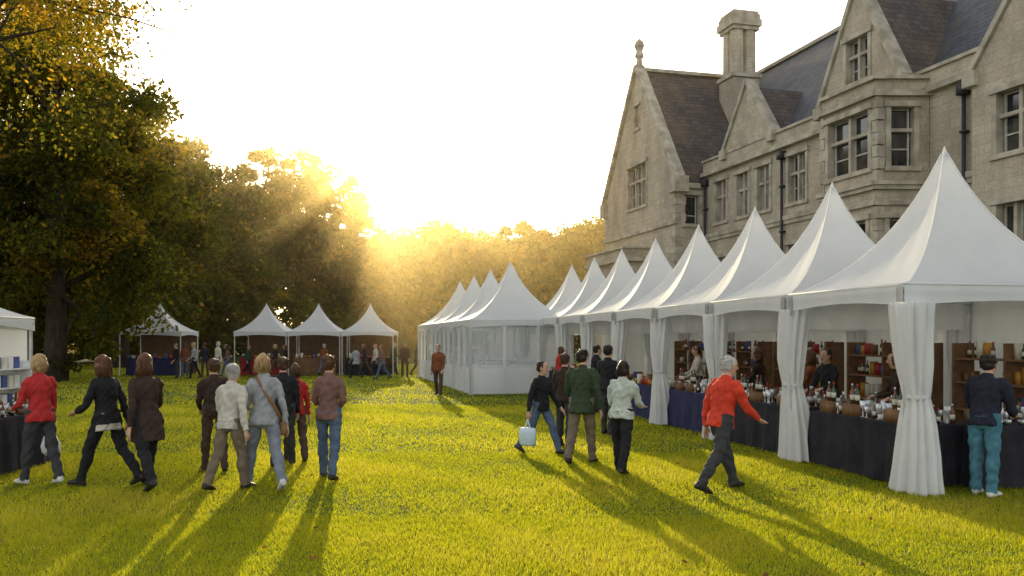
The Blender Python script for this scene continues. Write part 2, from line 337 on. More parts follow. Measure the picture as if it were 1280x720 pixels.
person('stallholder',0,0,1.7,120,black,dkg,hd,'short',ST,((20,8,60,20),(20,8,50,20)),8,pos=rowpos(4.1,1.5))
person('stallholder',0,0,1.66,60,rust,dkg,ha,'long',ST,((20,8,60,20),(20,8,50,20)),3,fem=True,pos=rowpos(5.0,1.7))
person('stallholder',0,0,1.66,60,coatc,dkg,ha,'long',ST,((20,8,60,20),(20,8,50,20)),3,fem=True,pos=rowpos(6.8,1.6))
person('stallholder',0,0,1.7,90,cream,dkg,hd,'short',ST,((20,8,40,20),(20,8,50,20)),3,pos=rowpos(9.8,1.6),lod=2)
person('shopper',0,0,1.7,-70,black,dkg,hd,'short',ST,((20,8,60,20),(20,8,50,20)),5,pos=rowpos(11.6,-.35))
person('shopper',0,0,1.64,-70,red,dkg,hb,'bob',ST,((20,8,60,20),(20,8,50,20)),5,pos=rowpos(15.4,-.3),lod=2,fem=True)
clr=[black,rust,grey,navy,cream,brt,green,coatc]; hh=[hd,hb,hbl,ha,hg]
fx=[(221,40),(231,42),(243,39.5),(256,41.5),(272,40),(284,42),(310,43),(345,43),(357,43),(405,43.2),(445,40),(456,42),(470,42.5),(478,39),(492,44),(506,41),(521,43)]
for i,(x,D) in enumerate(fx):
    person('visitor',0,0,1.58+.15*random.random(),random.uniform(0,360),clr[i%8],[dkg,jeans,black,brn][i%4],hh[i%5],['short','bob','long'][i%3],random.choice([W1,W2,ST,W3]),((10,8,40,10),(0,8,20,5)),2,lod=2,pos=(ix(x,D),D),coat=[0,.1,0][i%3],fem=i%3>0)
for (name,me,loc,rz) in done:
    ob=bpy.data.objects.new(name,me); COL.objects.link(ob); ob.location=loc; ob.rotation_euler=(0,0,rz)

# ------------------------------------------------------------ camera, sun, sky
cam=bpy.data.cameras.new('camera'); co=bpy.data.objects.new('camera',cam); COL.objects.link(co)
co.location=(0,0,1.82); co.rotation_euler=(math.pi/2,0,0); cam.lens=30.94; cam.sensor_width=36; cam.shift_y=.0492
cam.clip_end=3000; cam.clip_start=.1; scene.camera=co
sl=bpy.data.lights.new('sun','SUN'); sl.energy=5; sl.angle=math.radians(.5); sl.color=(1,.82,.48)
so=bpy.data.objects.new('sun',sl); COL.objects.link(so); so.rotation_euler=SUNV.to_track_quat('Z','Y').to_euler(); so.location=(-20,90,30)
w=bpy.data.worlds.new('World'); scene.world=w; w.use_nodes=True
nt=w.node_tree; nd=nt.nodes; lk=nt.links
bg=nd['Background']; sky=nd.new('ShaderNodeTexSky'); sky.sky_type='NISHITA'; sky.sun_disc=False
sky.sun_elevation=SUN_EL; sky.sun_rotation=SUN_AZ; sky.air_density=1; sky.dust_density=2
lk.new(sky.outputs[0],bg.inputs[0]); bg.inputs[1].default_value=.12
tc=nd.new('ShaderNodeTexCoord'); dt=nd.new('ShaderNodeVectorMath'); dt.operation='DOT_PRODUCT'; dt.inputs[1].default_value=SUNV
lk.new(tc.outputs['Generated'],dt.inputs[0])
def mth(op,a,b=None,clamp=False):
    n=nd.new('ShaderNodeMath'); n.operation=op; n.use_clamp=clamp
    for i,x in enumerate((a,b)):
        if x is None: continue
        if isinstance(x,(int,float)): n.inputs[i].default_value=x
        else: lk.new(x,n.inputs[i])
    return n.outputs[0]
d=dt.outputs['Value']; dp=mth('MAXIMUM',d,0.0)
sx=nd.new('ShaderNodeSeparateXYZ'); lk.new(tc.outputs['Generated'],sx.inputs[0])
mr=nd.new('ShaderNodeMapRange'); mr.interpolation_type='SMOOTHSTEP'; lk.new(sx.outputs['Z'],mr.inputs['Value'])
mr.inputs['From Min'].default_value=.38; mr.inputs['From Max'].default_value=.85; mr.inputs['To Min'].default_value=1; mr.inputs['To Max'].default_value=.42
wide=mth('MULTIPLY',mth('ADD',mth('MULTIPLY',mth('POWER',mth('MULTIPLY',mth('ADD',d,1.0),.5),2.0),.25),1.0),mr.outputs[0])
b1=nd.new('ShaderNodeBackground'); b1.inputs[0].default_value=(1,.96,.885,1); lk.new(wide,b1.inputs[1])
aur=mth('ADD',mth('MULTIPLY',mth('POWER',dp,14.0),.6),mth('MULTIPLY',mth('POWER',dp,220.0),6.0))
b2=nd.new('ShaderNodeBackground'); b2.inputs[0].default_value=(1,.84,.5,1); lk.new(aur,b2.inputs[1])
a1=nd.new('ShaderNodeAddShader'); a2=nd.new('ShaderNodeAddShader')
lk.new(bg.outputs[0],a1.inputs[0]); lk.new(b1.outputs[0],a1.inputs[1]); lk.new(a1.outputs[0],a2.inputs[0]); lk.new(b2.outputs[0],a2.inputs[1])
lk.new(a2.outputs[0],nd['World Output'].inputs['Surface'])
scene.view_settings.view_transform='Standard'; scene.view_settings.look='None'; scene.view_settings.exposure=0

# ------------------------------------------------------------ shared mats
m_fab=M('white_canvas',(.86,.86,.86),(.81,.82,.83),scale=2,rough=.6,bump=.15,bscale=3,transl=.4)
m_drape=M('drape_cloth',(.86,.86,.85),(.80,.80,.81),scale=3,rough=.8,bump=.3,bscale=9,transl=.4)
m_alu=M('aluminium_pole',(.6,.6,.6),rough=.4,metal=.6)
m_black=M('black_tablecloth',(.012,.012,.016),(.025,.022,.03),scale=4,rough=.9)
m_navy=M('navy_tablecloth',(.015,.02,.06),(.03,.03,.09),scale=4,rough=.9)
m_wood=M('wood',(.22,.12,.06),(.14,.07,.03),scale=6,rough=.6)
m_white=M('white_card',(.75,.75,.73),scale=8)
m_vinyl=bpy.data.materials.new('clear_vinyl'); m_vinyl.use_nodes=True
_n=m_vinyl.node_tree; _b=_n.nodes['Principled BSDF']; _b.inputs['Base Color'].default_value=(.8,.83,.85,1); _b.inputs['Roughness'].default_value=.12
_t=_n.nodes.new('ShaderNodeBsdfTransparent'); _x=_n.nodes.new('ShaderNodeMixShader')
_nz=_n.nodes.new('ShaderNodeTexNoise'); _nz.inputs['Scale'].default_value=1.5
_mr=_n.nodes.new('ShaderNodeMapRange'); _mr.inputs['To Min'].default_value=.55; _mr.inputs['To Max'].default_value=.85
_n.links.new(_nz.outputs['Fac'],_mr.inputs['Value']); _n.links.new(_mr.outputs[0],_x.inputs['Fac'])
_n.links.new(_b.outputs[0],_x.inputs[1]); _n.links.new(_t.outputs[0],_x.inputs[2]); _n.links.new(_x.outputs[0],_n.nodes['Material Output'].inputs[0])

# ------------------------------------------------------------ ground + grass
m_ground=M('lawn_soil',(.09,.12,.018),(.05,.075,.012),scale=.35,rough=.95,bump=.8,bscale=25,spec=.1,detail=10)
g=MB(); g.add([(-900,-300,0),(900,-300,0),(900,1600,0),(-900,1600,0)],[(0,1,2,3)]); g.build('ground',[m_ground])
def grass():
    Ps=[];mi=[]
    for (y0,y1,n,sw,hh) in ((5.8,9,210000,.9,.038),(9,14,210000,1.3,.04),(14,24,200000,2.3,.043),(24,62,200000,5.5,.05)):
        y=np.sqrt(rng.random(n)*(y1**2-y0**2)+y0**2)
        x=(rng.random(n)*2-1)*(y*.66+.6)
        patch=np.sin(x*1.3+np.sin(y*.9)*1.5)+np.sin(y*1.7+np.cos(x*.7)*2)+np.sin(x*4.1+y*3.3+np.sin(x*2))*.6+.7*np.sin(x*9+np.sin(y*7)*2)*np.sin(y*11+np.cos(x*5)*2)
        h=hh*(.5+rng.random(n)*.9)*(1+.17*patch)
        a=rng.random(n)*2*math.pi; wd=.0032*sw*(.7+.6*rng.random(n))
        lx=rng.normal(0,.45,n)*h; ly=rng.normal(0,.45,n)*h
        P=np.zeros((n,3,3))
        P[:,0,0]=x-np.cos(a)*wd; P[:,0,1]=y-np.sin(a)*wd
        P[:,1,0]=x+np.cos(a)*wd; P[:,1,1]=y+np.sin(a)*wd
        P[:,2,0]=x+lx; P[:,2,1]=y+ly; P[:,2,2]=h
        Ps.append(P)
        r=rng.random(n)+patch*.15
        mi.append(np.where(r<.38,0,np.where(r<.95,1,2)))
    mats=[M('grass_blade',(.07,.11,.010),(.045,.08,.008),scale=.6,rough=.45,transl=.62,tcol=(.52,.56,.012)),
          M('grass_blade_light',(.10,.14,.012),(.07,.11,.01),scale=.6,rough=.45,transl=.62,tcol=(.86,.80,.02)),
          M('grass_blade_dry',(.24,.20,.05),(.18,.15,.04),scale=.6,rough=.6,transl=.6,tcol=(.95,.80,.10))]
    polymesh('grass',np.concatenate(Ps),np.concatenate(mi),mats)
grass()
def fallen():
    n=300; y=6+rng.random(n)**1.3*26; x=(rng.random(n)*2-1)*(y*.6); s=.016+rng.random(n)*.022
    P=np.zeros((n,4,3)); th=np.arange(n)
    for k,(a,b) in enumerate(((1,0),(0,.6),(-1,0),(0,-.6))):
        P[:,k,0]=x+s*(a*np.cos(th)-b*np.sin(th)); P[:,k,1]=y+s*(a*np.sin(th)+b*np.cos(th)); P[:,k,2]=.04+s*.5*(a*np.sin(th*3)+b)
    polymesh('fallen_leaves',P,rng.integers(0,2,n),[M('leaf_brown',(.22,.09,.03),transl=.3),M('leaf_orange',(.4,.18,.03),transl=.4)])
fallen()

# ------------------------------------------------------------ trees
lf_dark=M('leaf_dark_green',(.035,.045,.010),(.022,.032,.008),scale=.8,rough=.7,transl=.5,spec=.1,tcol=(.13,.13,.012))
lf_mid=M('leaf_green',(.05,.06,.012),(.035,.045,.01),scale=.8,rough=.7,transl=.5,spec=.1,tcol=(.27,.24,.015))
lf_gold=M('leaf_golden',(.09,.07,.014),(.07,.05,.012),scale=.8,rough=.7,transl=.52,spec=.1,tcol=(.50,.34,.02))
lf_or=M('leaf_orange_autumn',(.17,.10,.02),(.12,.07,.02),scale=.8,rough=.65,transl=.55,spec=.15,tcol=(.85,.48,.03))
m_bark=M('bark',(.07,.05,.035),(.04,.03,.02),scale=8,rough=.95,bump=.8,bscale=12,stretch=(1,1,.25))
def leaves(cx,cy,cz,R,Rz,ncl,per,size,probs,rs):
    dirs=rs.normal(size=(ncl,3)); dirs/=np.linalg.norm(dirs,axis=1)[:,None]
    rad=.40+.66*rs.random(ncl)**.6
    cl=dirs*rad[:,None]; cl[:,0]*=R; cl[:,1]*=R; cl[:,2]*=Rz
    cr=R*(.10+.17*rs.random(ncl)); cm=rs.choice(4,ncl,p=probs)
    idx=np.repeat(np.arange(ncl),per); n=len(idx)
    off=rs.normal(size=(n,3)); off/=np.linalg.norm(off,axis=1)[:,None]; off*=(rs.random(n)**.5*1.15)[:,None]
    off[:,2]*=.65; off[:,2]-=.25*np.hypot(off[:,0],off[:,1])**2
    c=cl[idx]+off*cr[idx][:,None]*1.3+np.array([cx,cy,cz])
    u=rs.normal(size=(n,3)); u/=np.linalg.norm(u,axis=1)[:,None]
    v=np.cross(u,rs.normal(size=(n,3))); v/=np.linalg.norm(v,axis=1)[:,None]
    s=size*(.6+.8*rs.random(n))[:,None]
    P=np.stack([c+u*s,c+v*s*.6,c-u*s,c-v*s*.6],1)
    m=cm[idx]; fl=rs.random(n)<.25; m=np.where(fl,rs.choice(4,n,p=probs),m)
    k=c[:,2]>.2
    return P[k],m[k],cl+np.array([cx,cy,cz])
def trunkmesh(mb,x,y,H,r,cl,zc,rs,nl=14):
    pts=[Vector((x+math.sin(i*1.3)*.12*i*.3,y+math.cos(i*1.7)*.1*i*.3,H*i/6)) for i in range(7)]
    mb.loft([p-Vector((0,0,.2 if i==0 else 0)) for i,p in enumerate(pts)],[r*1.35,r,r*.85,r*.7,r*.5,r*.3,r*.1],n=10)
    for i in rs.choice(len(cl),min(nl,len(cl)),replace=False):
        t=Vector(cl[i]); h=max(H*.25,min(H*.8,t.z-abs(t.x-x)*.6-H*.05)); k=h/H*6; a=int(k)
        b=pts[min(a,5)].lerp(pts[min(a+1,6)],k-a); md=b.lerp(t,.5)+Vector((0,0,.12*(t-b).length))
        rr=r*(.45-.35*h/H)+.02
        mb.loft([b,md,t],[rr,rr*.6,rr*.15],n=6)
        for q in range(2):
            t2=md+(t-md)*.5+Vector(rs.normal(size=3))*(t-b).length*.3
            mb.loft([md,md.lerp(t2,.6)+Vector((0,0,.1)),t2],[rr*.4,rr*.25,.01],n=5)
TM=[lf_dark,lf_mid,lf_gold,lf_or]
def tree(name,x,y,H,R,zc,Rz,ncl,per,size,probs,seed,r=.3):
    rs=np.random.default_rng(seed)
    e=empty(name,(x,y,0))
    P,m,cl=leaves(0,0,zc,R,Rz,ncl,per,size,probs,rs)
    polymesh('foliage',P,m,TM,e)
    mb=MB(); trunkmesh(mb,0,0,min(H*.93,zc+Rz*.8),r,cl,zc,rs,20); mb.build('trunk_and_limbs',[m_bark],e,True)
tree('autumn_tree',-11.6,17.5,12.8,4.3,10.0,3.4,120,320,.052,[.08,.27,.35,.3],3,.26)
tree('oak_tree',-19.2,37,17,4.9,8.8,8.0,160,340,.11,[.42,.40,.15,.03],5,.4)
tree('oak_tree',-25,42,18.5,6.2,9.8,8.3,150,300,.13,[.40,.40,.17,.03],6,.45)
tree('oak_tree',-24,54,17.0,5.5,8.8,7.6,120,260,.16,[.45,.38,.14,.03],8,.4)
def line():
    rs=np.random.default_rng(11); Ps=[];ms=[]; mb=MB()
    L=[(205,82,178),(240,84,186),(275,88,196),(310,100,205),(338,105,192),(372,108,196),(405,112,204),(432,112,236),
       (462,118,285),(498,118,296),(530,110,292),(556,104,276),(585,104,284),(615,104,292),(650,100,286),(684,96,276),(712,94,290),(738,92,272),(765,92,280),(800,92,290),
       (150,62,190),(60,60,120),(-40,60,90),(10,56,200),(180,66,230),(225,74,250),(265,80,262),(900,100,300),(990,100,290),(1100,100,280),(1250,100,260),(-160,70,100),(-300,80,100)]
    for x,D,ty in L:
        H=(423-ty)/1100*D+1.8; X=ix(x,D); zc=H*.55; Rz=H*.45; R=min(H*.36,5.5)*(.9+.2*rs.random())
        P,m,cl=leaves(X,D,zc,R,Rz,85,200,.0025*D,[.52,.36,.11,.01],rs); Ps.append(P); ms.append(m)
        trunkmesh(mb,X,D,H*.9,.35,cl,zc,rs,8)
    for i in range(90):
        x=-220+i*14; D=58+rs.random()*14+(x>180)*12+(x>430)*14
        h=3.0+rs.random()*2.6
        P,m,cl=leaves(ix(x,D),D,h*.5,2.4,h*.55,18,110,.14,[.68,.28,.04,.0],rs); Ps.append(P); ms.append(m)
    e=empty('tree_line')
    polymesh('foliage',np.concatenate(Ps),np.concatenate(ms),TM,e); mb.build('trunks',[m_bark],e,True)
line()

# haze volume
hz=MB(); hz.box(-130,60,34,150,.05,26)
m_hz=bpy.data.materials.new('evening_haze'); m_hz.use_nodes=True; _n=m_hz.node_tree; _n.nodes.remove(_n.nodes['Principled BSDF'])
_v=_n.nodes.new('ShaderNodeVolumeScatter'); _v.inputs['Density'].default_value=.0018; _v.inputs['Anisotropy'].default_value=.84; _v.inputs['Color'].default_value=(1,.74,.34,1)
_n.links.new(_v.outputs[0],_n.nodes['Material Output'].inputs['Volume'])
hz.build('haze',[m_hz])

# ------------------------------------------------------------ mansion
m_stone=blockmat('rubble_limestone',(.52,.455,.355),(.45,.385,.295),(.38,.325,.25),.62,.26,.01,stain=(.22,.185,.14),stamt=.65,bstr=.35)
m_ash=M('dressed_stone',(.52,.47,.38),(.31,.27,.21),scale=2.2,rough=.9,bump=.3,bscale=18,detail=9)
m_slx=blockmat('slate_roof',(.085,.095,.12),(.05,.057,.072),(.022,.023,.027),.34,.2,.012,'x',stain=(.15,.12,.08),rough=.6,stamt=.4)
m_sly=blockmat('slate_roof_wing',(.12,.10,.09),(.07,.06,.055),(.028,.025,.023),.34,.2,.012,'y',stain=(.20,.13,.075),rough=.65,stamt=.55)
m_lead=M('lead_pipe',(.04,.04,.045),rough=.5)
m_glass=bpy.data.materials.new('window_glass'); m_glass.use_nodes=True
_n=m_glass.node_tree; _b=_n.nodes['Principled BSDF']; _b.inputs['Roughness'].default_value=.06; _b.inputs['Specular IOR Level'].default_value=.9
_tc=_n.nodes.new('ShaderNodeTexCoord'); _z=_n.nodes.new('ShaderNodeTexNoise'); _z.inputs['Scale'].default_value=1.1; _n.links.new(_tc.outputs['Object'],_z.inputs['Vector'])
_r=_n.nodes.new('ShaderNodeValToRGB'); _r.color_ramp.elements[0].position=.4; _r.color_ramp.elements[0].color=(.012,.014,.018,1); _r.color_ramp.elements[1].position=.75; _r.color_ramp.elements[1].color=(.09,.085,.075,1)
_n.links.new(_z.outputs['Fac'],_r.inputs[0]); _n.links.new(_r.outputs[0],_b.inputs['Base Color'])
_bp=_n.nodes.new('ShaderNodeBump'); _bp.inputs['Strength'].default_value=.12; _n.links.new(_z.outputs['Fac'],_bp.inputs['Height']); _n.links.new(_bp.outputs[0],_b.inputs['Normal'])
m_bar=M('window_bar',(.5,.48,.43),scale=10)
def mansion():
    e=empty('stone_mansion',(12.84,23.5,0),math.radians(105))
    W=MB();F=MB();G=MB();B=MB()
    def wall(O,U,N,L,z0,top,ops=(),dep=.24):
        us=sorted(set([0,L]+[t[0] for t in top]+[o[0] for o in ops]+[o[1] for o in ops]))
        def tz(u):
            for (a,za),(b,zb) in zip(top,top[1:]):
                if a-1e-6<=u<=b+1e-6: return za+(zb-za)*(u-a)/(b-a)
            return top[-1][1]
        P=lambda u,n,z:(O[0]+U[0]*u+N[0]*n,O[1]+U[1]*u+N[1]*n,z)
        for a,b in zip(us,us[1:]):
            if b-a<1e-5: continue
            mid=(a+b)/2; oo=sorted([o for o in ops if o[0]-1e-6<mid<o[1]+1e-6],key=lambda o:o[2]); z=z0
            for o in oo:
                W.add([P(a,0,z),P(b,0,z),P(b,0,o[2]),P(a,0,o[2])],[(0,1,2,3)]); z=o[3]
            W.add([P(a,0,z),P(b,0,z),P(b,0,tz(b)),P(a,0,tz(a))],[(0,1,2,3)])
        for o in ops:
            a,b,c,dd=o[:4]; nl=o[4] if len(o)>4 else 2; tr=o[5] if len(o)>5 else 1
            for q in ([P(a,0,c),P(a,-dep,c),P(a,-dep,dd),P(a,0,dd)],[P(b,0,c),P(b,-dep,c),P(b,-dep,dd),P(b,0,dd)],[P(a,0,c),P(b,0,c),P(b,-dep,c),P(a,-dep,c)],[P(a,0,dd),P(b,0,dd),P(b,-dep,dd),P(a,-dep,dd)]):
                F.add(q,[(0,1,2,3)])
            G.add([P(a,-dep,c),P(b,-dep,c),P(b,-dep,dd),P(a,-dep,dd)],[(0,1,2,3)])
            i=.003; s=.15
            F.obox(O,U,N,a-s,a+i,-.03,.035,c-.02,dd+.02); F.obox(O,U,N,b-i,b+s,-.03,.035,c-.02,dd+.02)
            F.obox(O,U,N,a-s-.06,b+s+.06,-.03,.09,dd-i,dd+.16); F.obox(O,U,N,a-s-.04,b+s+.04,-.03,.08,c-.13,c+i)
            for k in range(1,nl):
                u=a+(b-a)*k/nl; F.obox(O,U,N,u-.055,u+.055,-dep+.01,-.06,c+.004,dd-.004)
            if tr:
                zt=c+(dd-c)*.62; F.obox(O,U,N,a+.004,b-.004,-dep+.012,-.07,zt-.05,zt+.05)
            for k in range(nl):
                ua=a+(b-a)*k/nl+.055; ub=a+(b-a)*(k+1)/nl-.055
                for (x0,x1) in((ua,ua+.05),(ub-.05,ub)): B.obox(O,U,N,x0,x1,-dep+.003,-dep+.05,c,dd)
                for zz in (c+.04,c+(dd-c)*.31,dd-.04): B.obox(O,U,N,ua+.05,ub-.05,-dep+.004,-dep+.04,zz-.022,zz+.022)
    S=(1,0);Nn=(0,1)
    ops=[]
    for s0,s1,n in ((8.6,9.7,2),(11.0,11.9,2),(12.6,13.5,2),(14.4,15.3,2)):
        ops.append((s0+14,s1+14,6.85,8.6,n)); ops.append((s0+14,s1+14,2.4,5.3,n))
    ops+= [(14-6.6,14-5.2,6.7,8.3,3),(14-9.6,14-8.2,6.7,8.3,3)]
    wall((-14,0),S,Nn,30.4,0,[(0,9.0),(30.4,9.0)],ops)
    F.obox((0,0),S,Nn,-14,16.38,-.3,.22,8.98,9.14); F.obox((0,0),S,Nn,-14,16.37,-.28,.12,9.14,9.2)
    W.obox((0,0),S,Nn,-14,16.39,-.26,.06,9.2,9.62); F.obox((0,0),S,Nn,-14,16.38,-.34,.14,9.62,9.72)
    F.obox((0,0),S,Nn,-14,16.38,-.1,.12,6.25,6.42); F.obox((0,0),S,Nn,-14,16.38,-.1,.08,6.1,6.25)
    F.obox((0,0),S,Nn,-14,16.38,-.1,.1,0,.6)
    W.box(-14,25,-10.2,-10,0,9); W.obox((-14,0),(0,-1),(-1,0),0,10,-.1,0,0,9)
    R=MB()
    R.add([(-14.2,-.1,9.15),(22,-.1,9.15),(22,-5,15.1),(-14.2,-5,15.1)],[(0,1,2,3)])
    R.add([(-14.2,-10.1,9.1),(22,-10.1,9.1),(22,-5,15.1),(-14.2,-5,15.1)],[(0,1,2,3)])
    F.beam((-14.2,-5,15.15),(21,-5,15.15),.3,.16)
    RY=MB()
    def gable(s0,s1,p,zk,za,zbase,ops,back,fin=True):
        c=(s0+s1)/2; L=s1-s0
        wall((s0,p),S,Nn,L,zbase,[(0,zk),(L/2,za),(L,zk)],ops)
        for s_ in (s0,s1): W.add([(s_,p,zbase),(s_,-.3,zbase),(s_,-.3,zk),(s_,p,zk)],[(0,1,2,3)])
        for q in (-1,1):
            F.beam((c+q*(L/2+.12),p-.12,zk+.02),(c,p-.12,za+.14),.42,.16)
            F.obox((c+q*L/2,p),S,Nn,-.22,.22,-.34,.14,zk-.3,zk+.1)
        zr=za-.12
        for q in (-1,1):
            RY.add([(c+q*(L/2+.1),p-.1,zk-.14),(c,p-.1,zr),(c,back,zr),(c+q*(L/2+.1),back,zk-.14)],[(0,1,2,3)])
        if fin:
            F.loft([(c,p-.12,za+.1),(c,p-.12,za+.35),(c,p-.12,za+.45),(c,p-.12,za+.6),(c,p-.12,za+.85),(c,p-.12,za+1.05)],[.14,.09,.17,.12,.2,.04],n=8)
    gable(10.7,14.4,.1,9.7,12.1,9.2,[],-3.6,fin=False)
    gable(3.0,7.0,.5,9.6,13.1,6.0,[(1.45,2.55,10.05,11.45,2)],-5)
    gable(-5.2,.35,.35,8.9,12.2,0,[(3.3,4.7,6.6,8.2,2),(3.1,4.7,2.4,5.3,3),(1.0,2.4,6.6,8.2,2)],-5)
    gable(-12.2,-7,.35,9.4,12.6,6,[],-5)
    pts=[(2.35,.02),(2.75,1.55),(5.3,1.55),(6.0,.02)]
    for (a,b),nl in zip(zip(pts,pts[1:]),(1,2,1)):
        L=math.hypot(b[0]-a[0],b[1]-a[1]); U=((b[0]-a[0])/L,(b[1]-a[1])/L); N=(-U[1],U[0])
        o=[(.3+(.15 if nl==1 else 0),L-.3-(.15 if nl==1 else 0),6.85,8.6,nl,1),(.4,L-.4,2.2,5.35,nl,1)]
        wall(a,U,N,L,0,[(0,9.4),(L,9.4)],o)
        for z0,z1,pr in ((6.3,6.42,.2),(6.18,6.3,.12),(5.72,5.84,.1),(8.9,9.02,.16),(9.02,9.1,.1),(9.4,9.5,.12),(0,.6,.08)):
            F.obox(a,U,N,-pr*.5,L+pr*.5,-.1,pr,z0,z1+.001*nl)
    F.add([(2.35,.02,9.38),(2.75,1.5,9.38),(5.3,1.5,9.38),(6,.02,9.38)],[(0,1,2,3)])
    for (s_,p_) in ((2.75,1.55),(5.3,1.55)):
        for k in range(24):
            z=.65+k*.36; l=.3 if k%2 else .2
            if z<8.6 and not 5.6<z<6.4: F.box(s_-l*.5,s_+l*.5,p_-.2,p_+.028,z,z+.33)
    s0=16.4; c=20.7
    wall((s0,1.4),S,Nn,8.6,0,[(0,8.84),(4.3,14.95),(8.6,8.84)],[(3.2,5.4,8.25,10.3,3),(4.05,4.55,12.1,13.2,1,0),(3.0,5.6,3.0,5.4,4)])
    wall((s0,-1.5),(0,1),(-1,0),2.9,0,[(0,8.84),(2.9,8.84)],[(1.75,2.45,6.9,8.2,1,0)] )
    W.add([(25,1.4,0),(25,-10,0),(25,-10,8.84),(25,1.4,8.84)],[(0,1,2,3)])
    for q in (-1,1):
        RY.add([(c+q*4.45,1.3,8.66),(c,1.3,14.9),(c,-10,14.9),(c+q*4.45,-10,8.66)],[(0,1,2,3)])
        F.beam((c+q*4.5,1.3,8.95),(c,1.3,15.15),.5,.2)
        F.obox((c+q*4.3,1.4),S,Nn,-.32,.32,-.5,.2,8.3,9.0)
    F.beam((c,1,15.0),(c,-10,15.0),.28,.16)
    F.obox((s0,1.4),(0,-1),(-1,0),.1,1.38,-.1,.16,8.5,8.72)
    F.obox((s0,1.4),S,Nn,-.1,8.7,-.1,.1,6.9,7.05)
    F.loft([(c,1.28,15.1),(c,1.28,15.5),(c,1.28,15.65),(c,1.28,15.9),(c,1.28,16.15),(c,1.28,16.35),(c,1.28,16.5)],[.2,.13,.24,.15,.26,.2,.04],n=8)
    for k in range(24):
        z=.2+k*.36; l=.5 if k%2 else .3
        if z<8.2:
            F.box(s0-.03,s0+l,1.2,1.43,z,z+.33); F.box(s0-.028,s0+.1,1.4-l,1.195,z,z+.33); F.box(25-l,25.03,1.2,1.43,z,z+.33)
    wall((18.3,3.0),S,Nn,4.8,0,[(0,5.4),(4.8,5.4)],[(.6,4.2,2.6,4.7,4)])
    wall((18.3,1.4),(0,1),(-1,0),1.6,0,[(0,5.4),(1.6,5.4)],[(.4,1.2,2.6,4.7,1)])
    W.add([(23.1,3,0),(23.1,1.4,0),(23.1,1.4,5.4),(23.1,3,5.4)],[(0,1,2,3)])
    F.box(18.1,23.3,1.42,3.2,5.38,5.55); W.box(18.2,23.2,1.42,3.1,5.55,5.95); F.box(18.1,23.3,1.42,3.2,5.95,6.05)
    def chim(s,p,z0,z1,r):
        W.obox((s,p),S,Nn,-r*1.15,r*1.15,-r*1.15,r*1.15,z0-2.5,z0+.5)
        F.obox((s,p),S,Nn,-r*1.3,r*1.3,-r*1.3,r*1.3,z0+.5,z0+.68)
        for a,b in((-.5,-.5),(.5,-.5),(.5,.5),(-.5,.5)):
            W.loft([(s+a*r*1.1,p+b*r*1.1,z0+.68),(s+a*r*1.1,p+b*r*1.1,z1-.9)],[r*.56,r*.54],n=8)
        F.obox((s,p),S,Nn,-r*1.15,r*1.15,-r*1.15,r*1.15,z1-.9,z1-.72); F.obox((s,p),S,Nn,-r*1.3,r*1.3,-r*1.3,r*1.3,z1-.72,z1-.4)
        F.obox((s,p),S,Nn,-r*1.2,r*1.2,-r*1.2,r*1.2,z1-.4,z1-.15); F.obox((s,p),S,Nn,-r*1.1,r*1.1,-r*1.1,r*1.1,z1-.15,z1)
    chim(19,-3.2,13.8,17.5,.6); chim(8.5,-5.6,14.8,16.6,.5); chim(-6,-5,14.8,17.6,.6)
    D=MB()
    for s_ in (.9,9.98,16.1):
        D.loft([(s_,.12,0),(s_,.12,8.7)],[.055,.055],n=8); D.box(s_-.14,s_+.14,.02,.26,8.55,8.85)
        for z in (2,4,5.8,7.5): D.box(s_-.09,s_+.09,.0,.19,z,z+.07)
    W.build('walls',[m_stone],e); F.build('dressed_stone_trim',[m_ash],e); G.build('window_panes',[m_glass],e); B.build('window_frames',[m_bar],e)
    R.build('main_roof',[m_slx],e); RY.build('gable_roofs',[m_sly],e); D.build('downpipes',[m_lead],e,True)
mansion()

